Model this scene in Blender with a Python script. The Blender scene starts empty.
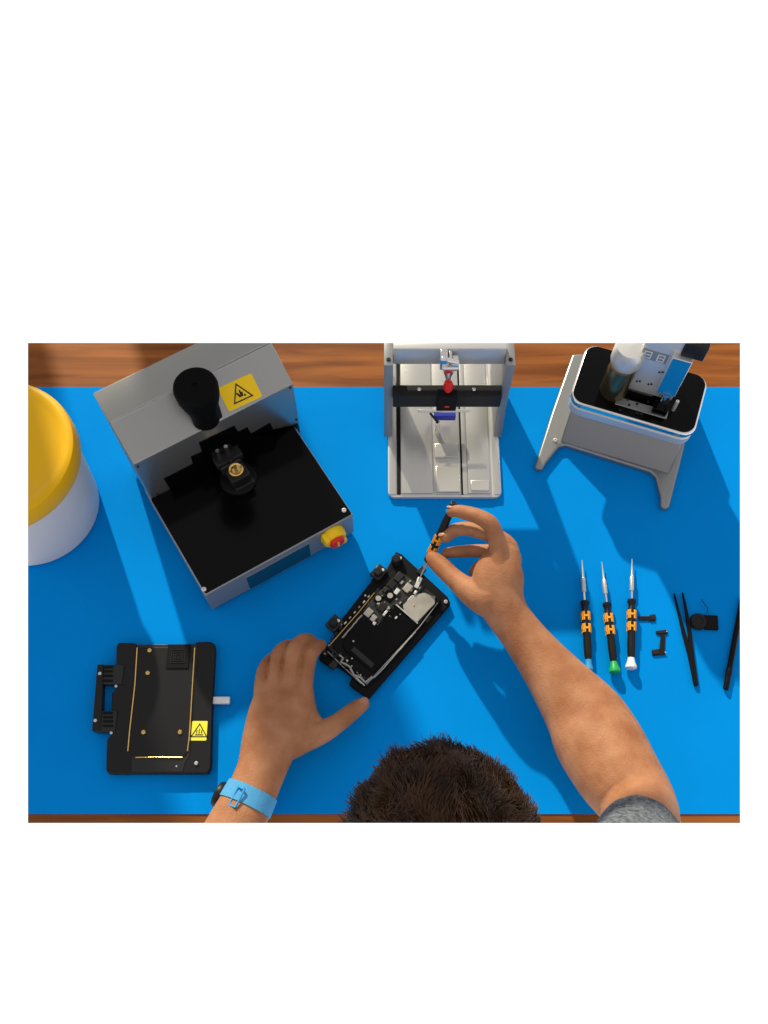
import bpy, bmesh, math, random
from mathutils import Vector, Matrix, noise
random.seed(7)
scene = bpy.context.scene
COL = scene.collection
PI = math.pi

# ------------------------------------------------------------------ camera
F = 915.0; TH = math.atan(367/915); D = 1.307
CAM = Vector((0, -D*math.sin(TH), D*math.cos(TH)))
def ray(px, py):
    a = (px-384)/F; b = -(py-583)/F
    return Vector((a, b*math.cos(TH)+math.sin(TH), b*math.sin(TH)-math.cos(TH)))
def P(px, py, z=0.0):                    # point of the photo at a known height above the desk
    r = ray(px, py); t = (z-CAM.z)/r.z
    return CAM + r*t
cd = bpy.data.cameras.new('camera'); cam = bpy.data.objects.new('camera', cd); COL.objects.link(cam)
cam.location = CAM; cam.rotation_euler = (TH, 0, 0)
cd.sensor_fit = 'HORIZONTAL'; cd.sensor_width = 36; cd.lens = F/768*36
cd.shift_y = (583-512)/768; cd.clip_start = .01
scene.camera = cam

# ------------------------------------------------------------------ materials
def mat(name, col, rough=.5, metal=0, bump=0, bscale=200, var=0, vscale=30, stretch=(1,1,1), spec=.5,
        coat=0, trans=0, sss=0, emit=0, ior=1.45):
    m = bpy.data.materials.new(name); m.use_nodes = True
    nt = m.node_tree; b = nt.nodes['Principled BSDF']; N = nt.nodes; Lk = nt.links
    b.inputs['Base Color'].default_value = (*col, 1); b.inputs['Roughness'].default_value = rough
    b.inputs['Metallic'].default_value = metal; b.inputs['Specular IOR Level'].default_value = spec
    b.inputs['Coat Weight'].default_value = coat; b.inputs['Coat Roughness'].default_value = .08
    b.inputs['Transmission Weight'].default_value = trans; b.inputs['IOR'].default_value = ior
    if sss:
        b.inputs['Subsurface Weight'].default_value = sss
        b.inputs['Subsurface Radius'].default_value = (1, .35, .18); b.inputs['Subsurface Scale'].default_value = .004
    if emit:
        b.inputs['Emission Color'].default_value = (*col, 1); b.inputs['Emission Strength'].default_value = emit
    if bump or var:
        tc = N.new('ShaderNodeTexCoord'); mp = N.new('ShaderNodeMapping'); mp.inputs['Scale'].default_value = stretch
        Lk.new(tc.outputs['Object'], mp.inputs['Vector'])
    if bump:
        n = N.new('ShaderNodeTexNoise'); n.inputs['Scale'].default_value = bscale; n.inputs['Detail'].default_value = 4
        Lk.new(mp.outputs['Vector'], n.inputs['Vector'])
        bp = N.new('ShaderNodeBump'); bp.inputs['Strength'].default_value = bump; bp.inputs['Distance'].default_value = .001
        Lk.new(n.outputs['Fac'], bp.inputs['Height']); Lk.new(bp.outputs['Normal'], b.inputs['Normal'])
    if var:
        n2 = N.new('ShaderNodeTexNoise'); n2.inputs['Scale'].default_value = vscale; n2.inputs['Detail'].default_value = 5
        Lk.new(mp.outputs['Vector'], n2.inputs['Vector'])
        r = N.new('ShaderNodeValToRGB'); r.color_ramp.elements[0].position = .3; r.color_ramp.elements[1].position = .7
        r.color_ramp.elements[0].color = (*[c*(1-var) for c in col], 1)
        r.color_ramp.elements[1].color = (*[min(1, c*(1+var)) for c in col], 1)
        Lk.new(n2.outputs['Fac'], r.inputs['Fac']); Lk.new(r.outputs['Color'], b.inputs['Base Color'])
    return m
M = {}
def wood():
    m = bpy.data.materials.new('varnished_wood'); m.use_nodes = True; nt = m.node_tree; N = nt.nodes; Lk = nt.links
    b = N['Principled BSDF']; tc = N.new('ShaderNodeTexCoord'); mp = N.new('ShaderNodeMapping')
    mp.inputs['Scale'].default_value = (1.2, 16, 16); Lk.new(tc.outputs['Object'], mp.inputs['Vector'])
    n = N.new('ShaderNodeTexNoise'); n.inputs['Scale'].default_value = 3; n.inputs['Detail'].default_value = 8
    n.inputs['Distortion'].default_value = .6; Lk.new(mp.outputs['Vector'], n.inputs['Vector'])
    r = N.new('ShaderNodeValToRGB'); r.color_ramp.elements[0].position = .35; r.color_ramp.elements[1].position = .68
    r.color_ramp.elements[0].color = (.17, .050, .010, 1); r.color_ramp.elements[1].color = (.36, .120, .026, 1)
    Lk.new(n.outputs['Fac'], r.inputs['Fac']); Lk.new(r.outputs['Color'], b.inputs['Base Color'])
    b.inputs['Roughness'].default_value = .55; b.inputs['Specular IOR Level'].default_value = .15
    return m
M['wood'] = wood()
M['mat'] = mat('blue_mat', (.0003, .25, .745), .85, bump=.12, bscale=900, var=.04, vscale=8, spec=.04)
M['steel'] = mat('brushed_steel', (.60, .595, .57), .30, .65, bump=.15, bscale=60, stretch=(1, 12, 12))
M['housing'] = mat('grey_painted_metal', (.31, .32, .33), .42, .5, bump=.05, bscale=500)
M['hood'] = mat('satin_aluminium', (.34, .345, .33), .33, .85, bump=.08, bscale=90, stretch=(1, 10, 10))
M['bright'] = mat('bright_aluminium', (.66, .66, .65), .34, .5)
M['chrome'] = mat('polished_chrome', (.8, .79, .76), .12, 1)
M['pewter'] = mat('cast_aluminium', (.30, .31, .31), .38, .75, bump=.1, bscale=300)
M['gloss'] = mat('glossy_black_glass', (.002, .002, .0025), .14, spec=.14)
M['black'] = mat('black_plastic', (.010, .010, .011), .42, spec=.28, bump=.05, bscale=400)
M['matt'] = mat('matt_black', (.006, .006, .007), .55, spec=.14)
M['anod'] = mat('anodised_black_metal', (.017, .017, .018), .36, .0, spec=.4, bump=.05, bscale=600)
M['gold'] = mat('brass', (.80, .52, .16), .28, 1)
M['yellow'] = mat('yellow_label', (.95, .62, .01), .5, spec=.3)
M['yellow2'] = mat('pale_yellow_label', (.86, .80, .06), .5, spec=.3)
M['ink'] = mat('black_ink', (.01, .01, .01), .6)
M['lid'] = mat('amber_lid_plastic', (.78, .43, .0), .4, spec=.35, sss=0, bump=.03, bscale=60)
M['white'] = mat('white_plastic', (.66, .66, .68), .45, spec=.35)
M['red'] = mat('red_plastic', (.72, .015, .01), .35)
M['lcd'] = mat('unlit_display', (.006, .065, .12), .25, spec=.3)
M['film'] = mat('blue_protective_film', (.004, .20, .50), .25)
M['bluelabel'] = mat('royal_blue_label', (.01, .03, .40), .4)
M['orange'] = mat('orange_grip', (.90, .36, .01), .5)
M['green'] = mat('green_plastic', (.01, .38, .08), .4)
M['cyan'] = mat('sky_blue_plastic', (.03, .33, .68), .4)
M['clear'] = mat('clear_white_plastic', (.75, .78, .80), .25, spec=.5)
M['strap'] = mat('pale_blue_woven_strap', (.07, .33, .62), .8, bump=.5, bscale=1200, var=.12, vscale=500)
M['tee'] = mat('grey_marl_cloth', (.12, .135, .155), .9, bump=.6, bscale=500, var=.55, vscale=260, stretch=(1, 1, .35), spec=.1)
M['nail'] = mat('fingernail', (.42, .20, .12), .35, sss=.1)
M['pcb'] = mat('circuit_board', (.012, .014, .013), .45, var=.9, vscale=250)
M['shield'] = mat('tinned_shield', (.42, .40, .36), .4, .6, bump=.1, bscale=300, var=.1, vscale=80)
M['amber'] = mat('smoked_brass', (.20, .15, .08), .2, .85)
M['knob'] = mat('dull_black_rubber', (.0035, .0035, .0035), .6, spec=.06)
M['eye'] = mat('eye_white', (.7, .68, .65), .3)
M['iris'] = mat('brown_iris', (.05, .02, .01), .2)
def skin():
    m = bpy.data.materials.new('skin'); m.use_nodes = True; nt = m.node_tree; N = nt.nodes; Lk = nt.links
    b = N['Principled BSDF']; tc = N.new('ShaderNodeTexCoord')
    def nz(scale, det, st=(1, 1, 1)):
        mp = N.new('ShaderNodeMapping'); mp.inputs['Scale'].default_value = st
        Lk.new(tc.outputs['Object'], mp.inputs['Vector'])
        n = N.new('ShaderNodeTexNoise'); n.inputs['Scale'].default_value = scale; n.inputs['Detail'].default_value = det
        Lk.new(mp.outputs['Vector'], n.inputs['Vector']); return n
    a = nz(30, 9); r = N.new('ShaderNodeValToRGB'); e = r.color_ramp.elements
    e[0].position = .3; e[0].color = (.31, .118, .048, 1); e[1].position = .7; e[1].color = (.45, .215, .110, 1)
    Lk.new(a.outputs['Fac'], r.inputs['Fac']); Lk.new(r.outputs['Color'], b.inputs['Base Color'])
    c = nz(420, 6); bp = N.new('ShaderNodeBump'); bp.inputs['Strength'].default_value = .6
    bp.inputs['Distance'].default_value = .0012
    Lk.new(c.outputs['Fac'], bp.inputs['Height']); Lk.new(bp.outputs['Normal'], b.inputs['Normal'])
    b.inputs['Roughness'].default_value = .58; b.inputs['Subsurface Weight'].default_value = .12
    b.inputs['Subsurface Radius'].default_value = (1, .35, .18); b.inputs['Subsurface Scale'].default_value = .004
    b.inputs['Specular IOR Level'].default_value = .25
    return m
M['skin'] = skin()
M['hair'] = mat('brown_hair', (.046, .021, .010), .5, var=.7, vscale=45, spec=.22)

# ------------------------------------------------------------------ mesh helpers
class MB:
    def __init__(s): s.bm = bmesh.new()
    def box(s, a, b, rot=0):                    # opposite corners, optional turn about its own centre
        a = Vector(a); b = Vector(b); c = (a+b)/2; d = b-a
        mt = Matrix.Translation(c) @ Matrix.Rotation(rot, 4, 'Z') @ Matrix.Diagonal((abs(d.x), abs(d.y), abs(d.z), 1))
        bmesh.ops.create_cube(s.bm, size=1, matrix=mt); return s
    def prism(s, pts, z0, z1, mx=None):
        n = len(pts)
        lo = [s.bm.verts.new((p[0], p[1], z0)) for p in pts]; hi = [s.bm.verts.new((p[0], p[1], z1)) for p in pts]
        fs = [s.bm.faces.new(lo[::-1]), s.bm.faces.new(hi)]
        for i in range(n):
            j = (i+1) % n; fs.append(s.bm.faces.new((lo[i], lo[j], hi[j], hi[i])))
        if mx is not None: bmesh.ops.transform(s.bm, matrix=mx, verts=lo+hi)
        bmesh.ops.recalc_face_normals(s.bm, faces=fs); return s
    def ring_loft(s, rings, cap=True):
        vs = [[s.bm.verts.new(p) for p in r] for r in rings]; n = len(vs[0]); fs = []
        for a, b in zip(vs, vs[1:]):
            for i in range(n):
                j = (i+1) % n; fs.append(s.bm.faces.new((a[i], a[j], b[j], b[i])))
        if cap: fs += [s.bm.faces.new(vs[0][::-1]), s.bm.faces.new(vs[-1])]
        bmesh.ops.recalc_face_normals(s.bm, faces=fs); return s
    def lathe(s, prof, o=(0, 0, 0), axis=(0, 0, 1), n=32):     # prof: (radius, distance along axis)
        ax = Vector(axis).normalized(); q = ax.to_track_quat('Z', 'Y').to_matrix(); o = Vector(o)
        rings = [[o + q @ Vector((max(r, 1e-5)*math.cos(2*PI*i/n), max(r, 1e-5)*math.sin(2*PI*i/n), h)) for i in range(n)] for r, h in prof]
        return s.ring_loft(rings)
    def cyl(s, a, b, r, r2=None, n=24):
        a = Vector(a); b = Vector(b); r2 = r if r2 is None else r2
        return s.lathe([(r, 0), (r2, (b-a).length)], a, b-a, n)
    def tube(s, pts, r, n=10):
        pts = [Vector(p) for p in pts]; rings = []
        for i, p in enumerate(pts):
            d = (pts[min(i+1, len(pts)-1)] - pts[max(i-1, 0)]).normalized()
            q = d.to_track_quat('Z', 'Y').to_matrix(); rr = r[i] if isinstance(r, (list, tuple)) else r
            rings.append([p + q @ Vector((rr*math.cos(2*PI*k/n), rr*math.sin(2*PI*k/n), 0)) for k in range(n)])
        return s.ring_loft(rings)
    def sphere(s, c, r, sc=(1, 1, 1), n=24):
        bmesh.ops.create_uvsphere(s.bm, u_segments=n, v_segments=n//2, radius=1,
            matrix=Matrix.Translation(c) @ Matrix.Diagonal((r*sc[0], r*sc[1], r*sc[2], 1))); return s
    def build(s, name, m, parent=None, bevel=0, smooth=True, seg=2, props=None):
        me = bpy.data.meshes.new(name); s.bm.to_mesh(me); s.bm.free()
        for mm in (m if isinstance(m, list) else [m]): me.materials.append(M[mm])
        o = bpy.data.objects.new(name, me); COL.objects.link(o)
        if parent is not None: o.parent = parent
        if smooth:
            for p in me.polygons: p.use_smooth = True
            me.set_sharp_from_angle(angle=math.radians(35))
        if bevel:
            b = o.modifiers.new('bevel', 'BEVEL'); b.width = bevel; b.segments = seg; b.limit_method = 'ANGLE'
            b.angle_limit = math.radians(40)
            b.harden_normals = False
        if props:
            for k, v in props.items(): o[k] = v
        return o
def tag(o, label=None, cat=None, group=None, kind=None):
    if label: o['label'] = label
    if cat: o['category'] = cat
    if group: o['group'] = group
    if kind: o['kind'] = kind
    return o
class Frame:
    def __init__(s, name, label, cat, o, ang=0, group=None):
        s.root = bpy.data.objects.new(name, None); COL.objects.link(s.root)
        s.root.empty_display_size = .03
        s.root.location = o; s.root.rotation_euler = (0, 0, ang); tag(s.root, label, cat, group)
        s.mw = Matrix.Translation(Vector(o)) @ Matrix.Rotation(ang, 4, 'Z'); s.inv = s.mw.inverted()
    def l(s, px, py, z): return s.inv @ P(px, py, z + s.mw.translation.z)
    def wall(s, px, py, y):                    # the photo's point on the upright plane local y = const
        c = s.inv @ CAM; r = s.inv.to_3x3() @ ray(px, py); t = (y-c.y)/r.y; return c + r*t
def rrect(x0, y0, x1, y1, r, n=6):
    out = []
    for cx, cy, a0 in ((x1-r, y1-r, 0), (x0+r, y1-r, 90), (x0+r, y0+r, 180), (x1-r, y0+r, 270)):
        for i in range(n+1):
            a = math.radians(a0+90*i/n); out.append((cx+r*math.cos(a), cy+r*math.sin(a)))
    return out
def children(o): return [c for c in bpy.data.objects if c.parent is o]
def copy_tree(o, parent=None):
    c = o.copy(); COL.objects.link(c); c.parent = parent
    for ch in children(o): copy_tree(ch, c)
    return c
def warning_sign(parent, mx, w, h, matk, hand=True):
    """label lying in the plane of mx: yellow plate with black triangle and hot-surface/crush mark"""
    lb = MB().prism(rrect(-w/2, -h/2, w/2, h/2, w*.06), 0, .0004, mx).build('warning_label', matk, parent, smooth=False,
                    props={'label': 'yellow warning label with black triangle'})
    m = MB(); s = h*.40; z0, z1 = .0004, .0007
    tri = [Vector((0, s*1.0)), Vector((-s*1.08, -s*.82)), Vector((s*1.08, -s*.82))]
    c = Vector((0, -s*.2)); inn = [c+(t-c)*.80 for t in tri]
    for i in range(3):
        j = (i+1) % 3; m.prism([tri[i], tri[j], inn[j], inn[i]], z0, z1, mx)
    if hand:
        m.prism([(-s*.42, s*.02), (-s*.28, s*.12), (-s*.05, -s*.32), (-s*.2, -s*.48)], z0, z1, mx)
        m.prism([(-s*.05, s*.22), (s*.10, s*.25), (s*.06, -s*.42), (-s*.10, -s*.42)], z0, z1, mx)
        m.prism([(s*.10, s*.02), (s*.24, -s*.02), (s*.16, -s*.44), (s*.04, -s*.40)], z0, z1, mx)
        m.prism([(s*.28, -s*.25), (s*.44, -s*.38), (s*.40, -s*.52), (s*.22, -s*.45)], z0, z1, mx)
    else:
        for k in (-.3, 0, .3):
            m.prism([(k*s-s*.05, -s*.35), (k*s+s*.07, -s*.35), (k*s+s*.02, -s*.05), (k*s+s*.10, s*.25-abs(k)*s*.6), (k*s, s*.25-abs(k)*s*.6), (k*s-s*.08, -s*.05)], z0, z1, mx)
        m.prism([(-s*.5, -s*.58), (s*.5, -s*.58), (s*.5, -s*.46), (-s*.5, -s*.46)], z0, z1, mx)
    m.build('warning_symbol', 'ink', lb, smooth=False)
    return lb
def screw(parent, p, r, matk='bright', axis=(0, 0, 1), name='screw'):
    return MB().lathe([(0, 0), (r, 0), (r, r*.5), (r*.75, r*.75), (r*.35, r*.8), (r*.3, r*.45), (0, r*.45)], p, axis, 16).build(name, matk, parent)

# ------------------------------------------------------------------ desk and mat
c = [P(-60, 250), P(828, 250), P(828, 900), P(-60, 900)]
y0, y1 = P(384, 900).y, P(384, 300).y
desk = MB().box((-.75, y0, -.045), (.75, y1, -.0015)).build('wooden_desk', 'wood', smooth=False)
tag(desk, 'brown varnished wooden desk top under the blue mat', 'desk')
ym0, ym1 = P(384, 814).y, P(384, 387).y
wm = MB().prism(rrect(-.72, ym0, .72, ym1, .004), -.0014, 0).build('work_mat', 'mat', smooth=False)
tag(wm, 'large bright blue work mat covering the wooden desk', 'mat')

# ------------------------------------------------------------------ bucket
bp = Vector((-.514, .119, 0))
B = Frame('bucket', 'white plastic bucket with amber yellow lid at the left edge', 'bucket', (bp.x, bp.y, 0))
MB().lathe([(0, .0), (.089, 0), (.094, .004), (.1035, .146), (.1035, .148), (.101, .148), (.091, .006), (0, .006)], n=80).build('body', 'white', B.root)
MB().lathe([(0, .162), (.066, .162), (.0765, .1622), (.080, .1638), (.0825, .1640), (.0855, .1655), (.090, .1658), (.093, .1680), (.098, .1700),
            (.103, .1702), (.1070, .1680), (.1085, .164), (.1092, .152), (.1092, .140), (.1080, .137), (.1055, .137), (.104, .146), (0, .148)], n=110).build('lid', 'lid', B.root)

# ------------------------------------------------------------------ machine 1: screen separator
o = P(217, 611); e = P(353, 536); ang = math.atan2(e.y-o.y, e.x-o.x)
A = Frame('screen_separator_machine', 'large grey screen separating machine with black glossy deck and emergency stop', 'machine', (o.x, o.y, 0), ang)
R = A.root; H = .063; W0, W1 = -.005, .227; YB = .170
MB().box((W0, .002, .006), (W1, YB+.02, H)).build('housing', 'housing', R, .0018)
for x, y in ((.012, .02), (.21, .02), (.012, .16), (.21, .16)):
    MB().cyl((x, y, 0), (x, y, .0065), .009).build('rubber_foot', 'matt', R)
# raised rear hood, folded sheet
prof = [(YB, .008), (YB, .163), (YB+.053, .191), (YB+.0535, .1945), (YB+.098, .203), (YB+.098, .008)]
hm = MB()
n = len(prof); X0, X1 = -.003, .236
hm.ring_loft([[Vector((x, y, z)) for y, z in prof] for x in (X0, X1)])
hm.build('rear_hood', 'hood', R, .0022)
# black glass deck
MB().prism(rrect(W0+.0015, .0035, W1-.0015, YB-.0005, .002), H, H+.003).build('deck_plate', 'gloss', R, .0008)
# stepped black cut-out on the upright face
pts = [A.wall(px, py, YB-.001) for px, py in
       [(172, 492), (164, 479), (193, 464), (191, 457), (202, 452), (199, 443), (234.5, 426), (238.5, 432), (247.5, 427.5), (251.5, 434), (270, 423), (277, 437), (292, 429), (299, 428)]]
poly = [(q.x, q.z) for q in pts]; poly = [(poly[0][0]+.002, H+.001)] + poly + [(X1-.003, poly[-1][1]-.012), (X1-.003, H+.001)]
mxw = Matrix(((1, 0, 0, 0), (0, 0, -1, YB), (0, 1, 0, 0), (0, 0, 0, 1)))
MB().prism(poly, .0, .0016, mxw).build('stepped_front_plate', 'gloss', R, smooth=False)
# tall black adjusting knob
kb = A.l(204.5, 414, .184)
kn = MB().lathe([(0, -.012), (.018, -.012), (.018, .004), (.0205, .018), (.0250, .034), (.0275, .045), (.0285, .060), (.0275, .0645), (.026, .066), (.004, .066), (.0035, .0645), (0, .0645)],
                kb, n=64).build('adjusting_knob', 'knob', R)
MB().box((kb.x-.014, YB+.002, .155), (kb.x+.022, kb.y+.012, .200)).build('knob_bracket', 'black', R, .003)
# press head in front of the upright face
g = A.l(236, 470, .102)
MB().box((g.x-.017, g.y+.010, H+.02), (g.x+.013, YB+.001, .104)).build('head_slide', 'anod', R, .002)
hb = MB().box((g.x-.014, g.y-.014, .082), (g.x+.015, g.y+.016, .1))
hb.box((g.x-.021, g.y+.012, .098), (g.x+.019, g.y+.030, .112)); hb.build('press_head', 'black', R, .002)
MB().lathe([(.0072, 0), (.0105, 0), (.0105, .0045), (.0092, .0055), (.0072, .004)], (g.x, g.y, .0995), n=40).build('brass_ring', 'gold', R, props={'label': 'brass ring'})
for dx in (-.0035, .0035):
    MB().cyl((g.x+dx, g.y+.001, .099), (g.x+dx, g.y+.001, .110), .0016, n=12).build('contact_pin', 'chrome', R)
MB().tube([(g.x-.006, g.y+.014, .112), (g.x-.002, g.y+.006, .118), (g.x+.004, g.y+.010, .116), (g.x+.008, g.y+.016, .112)], .0013).build('head_wire', 'black', R)
for dx in (-.011, .002):
    MB().cyl((g.x+dx, g.y+.026, .110), (g.x+dx, g.y+.026, .126), .0028, n=16).build('guide_pin', 'chrome', R, props={'label': 'chrome guide pin'})
q = A.l(240, 482, H)
MB().lathe([(0, 0), (.0262, 0), (.0262, .0035), (.024, .0050), (.012, .0052), (.011, .020), (0, .020)], (q.x, q.y+.004, H+.002), n=48).build('nozzle_base', 'matt', R)
MB().box((q.x-.012, q.y-.016, H+.005), (q.x+.017, q.y-.006, H+.013)).build('nozzle_clamp', 'anod', R, .001)
# deck screws and hood screws
for px, py in ((204, 589.5), (344, 510.5)):
    screw(R, A.l(px, py, H+.003), .0034)
for px, py in ((157.5, 494), (138, 467)):
    p_ = A.wall(px, py, YB-.001); screw(R, (max(p_.x, X0+.004), YB, min(p_.z, .158)), .0018, 'ink', (0, -1, 0))
for px, py in ((290.5, 388), (297, 420)):
    p_ = A.wall(px, py, YB-.001); screw(R, (min(p_.x, X1-.004), YB, min(p_.z, .158)), .0018, 'ink', (0, -1, 0))
# display on the front face
dp = [A.wall(px, py, .002) for px, py in ((245.7, 577), (308.6, 544.5), (312, 554.5), (251, 587.5))]
dx0, dx1 = dp[0].x, dp[1].x; dz0, dz1 = (dp[2].z+dp[3].z)/2, (dp[0].z+dp[1].z)/2
mxf = Matrix(((1, 0, 0, 0), (0, 0, -1, .002), (0, 1, 0, 0), (0, 0, 0, 1)))
MB().prism(rrect(dx0-.002, dz0-.002, dx1+.002, dz1+.002, .001), 0, .0009, mxf).build('display_frame', 'housing', R)
MB().prism(rrect(dx0, dz0, dx1, dz1, .001), 0, .0014, mxf).build('display', 'lcd', R, smooth=False)
# emergency stop
es = A.wall(336.5, 541, -.012); es.z = max(es.z, .0195)
MB().lathe([(0, 0), (.0175, 0), (.0185, .003), (.0175, .011), (.0145, .014), (.0095, .014), (.0095, .006), (0, .006)], (es.x, .002, es.z), (0, -1, 0), 40).build('stop_guard', 'yellow', R, props={'label': 'yellow round guard'})
sk = MB().lathe([(0, 0), (.006, 0), (.006, .010), (.0115, .012), (.0115, .017), (.0098, .0195), (0, .0195)], (es.x, .002, es.z), (0, -1, 0), 32)
sk.build('stop_button', 'red', R, props={'label': 'red emergency stop button'})
MB().box((es.x-.0015, -.0188, es.z-.006), (es.x+.0015, -.0172, es.z+.006)).build('button_mark', 'yellow', R)
MB().box((es.x-.017, .0015-.016, es.z+.003), (es.x-.010, .0015, es.z+.016)).build('guard_wing', 'yellow', R, .002)
MB().box((es.x+.008, .0015-.016, es.z-.0175), (es.x+.016, .0015, es.z-.006)).build('guard_wing', 'yellow', R, .002)
# warning label on sloping hood: plane of the first fold
def hood_pt(px, py):
    c_ = A.inv @ CAM; r_ = A.inv.to_3x3() @ ray(px, py)
    p0 = Vector((0, prof[1][0], prof[1][1])); p1 = Vector((0, prof[2][0], prof[2][1])); nrm = Vector((0, -(p1-p0).z, (p1-p0).y)).normalized()
    t = (p0-c_).dot(nrm)/r_.dot(nrm); return c_ + r_*t, nrm
(pc, nr) = hood_pt(240, 392.5)
xa = Vector((1, 0, 0)); ya = nr.cross(xa)
mxl = Matrix.Translation(pc+nr*.0002) @ Matrix((xa, ya, nr)).transposed().to_4x4() @ Matrix.Rotation(math.radians(-2), 4, 'Z')
warning_sign(R, mxl, .050, .034, 'yellow')

# ------------------------------------------------------------------ machine 2: clamp press
o = P(388, 497)
A = Frame('clamp_press', 'silver clamping press with black crossbar and red toggle clamp tip', 'machine', (o.x, o.y, 0)); R = A.root
MB().prism(rrect(.0, -.004, .168, .300, .010), .0, .007).build('base_plate', 'bright', R, .0015)
for a, b in ((.002, .0125), (.0195, .0665), (.0685, .1085), (.111, .1185), (.1185, .152), (.157, .166)):
    zt = .0105 if a in (.0195, .1185) else .0085
    MB().box((a, .0 if zt < .01 else .001, .0065), (b, .296, zt)).build('rail_strip', 'steel', R, .0012)
for x in (.016, .1095):
    MB().box((x-.0028, .0, .0065), (x+.0028, .296, .0078)).build('rail_groove', 'matt', R)
for a, b, c_, d_, h_ in ((.070, .106, .060, .084, .013), (.0705, .107, .002, .046, .0125), (.122, .150, .004, .022, .0125)):
    MB().box((a, c_, .008), (b, d_, h_)).build('stop_block', 'steel', R, .0012)
for x0_, x1_, s_ in ((-.006, .0065, 1), (.160, .1725, -1)):
    pr = [(.093, .007), (.112, .007), (.112, .03), (.112, .17), (.200, .17), (.200, .007)]
    m = MB().ring_loft([[Vector((x, y, z)) for y, z in [(.098, .007), (.112, .062), (.112, .171), (.215, .171), (.215, .007)]] for x in (x0_, x1_)])
    m.build('side_plate', 'housing', R, .001)
    screw(R, ((x0_+x1_)/2, .121, .171), .0030, 'ink')
MB().box((.0065, .128, .150), (.160, .215, .186)).build('top_beam', 'bright', R, .002)
bar = MB().box((.0065, .097, .091), (.160, .116, .119)); bar.build('crossbar', 'black', R, .0012, props={'label': 'black crossbar'})
bl = A.l(447, 392, .118)
MB().box((bl.x-.014, .091, .090), (bl.x+.014, .104, .127)).build('clamp_block', 'matt', R, .0012)
tg = MB().box((bl.x-.013, .108, .166), (bl.x-.003, .127, .188)); tg.box((bl.x-.001, .112, .166), (bl.x+.003, .127, .184))
tg.cyl((bl.x-.012, .112, .186), (bl.x+.012, .110, .180), .0035); tg.cyl((bl.x-.010, .107, .172), (bl.x+.012, .107, .172), .0032)
tg.box((bl.x+.004, .106, .166), (bl.x+.012, .122, .180)); tg.ring_loft([[Vector((bl.x+x, y, z)) for x, y in ((-w_, .110), (w_, .110), (w_, .122), (-w_, .122))] for w_, z in ((.010, .170), (.004, .144))])
tg.build('toggle_linkage', 'chrome', R, .0008)
MB().lathe([(.0045, 0), (.0035, .010), (.006, .014), (.0035, .020)], (bl.x, .113, .152), (0, -.45, -.9), 20).build('clamp_spindle', 'chrome', R)
MB().lathe([(0, -.003), (.005, -.001), (.0068, .004), (.0070, .010), (.0052, .015), (0, .017)], (bl.x+.0005, .0995, .131), (0, .1, .75), 24).build('red_clamp_tip', 'red', R, props={'label': 'red rubber clamp tip'})
for px in (419, 473.5):
    q = A.l(px, 389, .114); screw(R, (q.x, .108, .119), .0028, 'chrome')
for px in (420, 431, 445, 464, 474):
    q = A.l(px, 407, .092); screw(R, (q.x, .104, .092), .0022, 'ink', (0, 0, -1))
q = A.l(445, 411, .05)
MB().box((q.x-.040, q.y-.002, .048), (q.x+.036, q.y+.003, .051)).build('cross_rod', 'chrome', R, .001)
q = A.l(445, 416.5, .04)
MB().box((q.x-.016, q.y-.001, .030), (q.x+.016, q.y+.012, .042)).build('blue_slider', 'bluelabel', R, .001, props={'label': 'royal blue slider'})
q = A.l(438, 421, .04); MB().cyl((q.x, q.y, .008), (q.x, q.y, .036), .0035, n=16).build('slider_post', 'chrome', R)
q2 = A.l(430, 413, .046); MB().tube([(q2.x, q2.y, .046), (q.x, q.y, .036)], .0018).build('slider_link', 'ink', R)
MB().box((bl.x-.003, .090, .101), (bl.x+.004, .0925, .104)).build('red_mark', 'red', R)

# ------------------------------------------------------------------ machine 3: heating stand
o = P(537, 470); e = P(662, 508); ang = math.atan2(e.y-o.y, e.x-o.x)
A = Frame('heating_station', 'silver stand with black glossy tray and small digital tower', 'machine', (o.x, o.y, 0), ang); R = A.root
MB().prism([(-.005, .0), (-.001, -.004), (.007, -.002), (.010, .012), (.021, .045), (.030, .050), (.160, .048), (.170, .042), (.184, .012), (.187, -.002), (.194, -.006), (.200, .0),
            (.199, .105), (.192, .212), (.180, .218), (.010, .218), (-.004, .212), (-.006, .1)], .0, .010).build('foot_plate', 'pewter', R, .003, seg=3)
MB().ring_loft([[Vector((x, y, z)) for y, z in [(.052, .0095), (.098, .077), (.170, .077), (.205, .0095)]] for x in (.020, .1875)]).build('column', 'pewter', R, .002)
screw(R, (.012, .052, .010), .0035, 'bright')
MB().prism(rrect(.013, .060, .191, .163, .018), .076, .094).build('tray', 'bright', R, .003, seg=3)
MB().prism(rrect(.012, .059, .192, .164, .019), .096, .108).build('tray_rim', 'chrome', R, .003, seg=3)
MB().prism(rrect(.0145, .0615, .1895, .1615, .017), .108, .1095).build('tray_glass', 'gloss', R, .0006, props={'label': 'black glossy tray surface'})
ZT = .1095
bL = A.l(622.5, 396, ZT); bR = A.l(671, 403, ZT)
yt = (bL.y+bR.y)/2
tw = MB().box((bL.x, yt, ZT+.012), (bR.x-.002, yt+.045, .245)); tw.build('tower', 'bright', R, .002)
MB().box((bL.x+.004, yt+.006, ZT), (bL.x+.040, yt+.042, ZT+.012)).build('tower_foot', 'pewter', R, .001)
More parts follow.
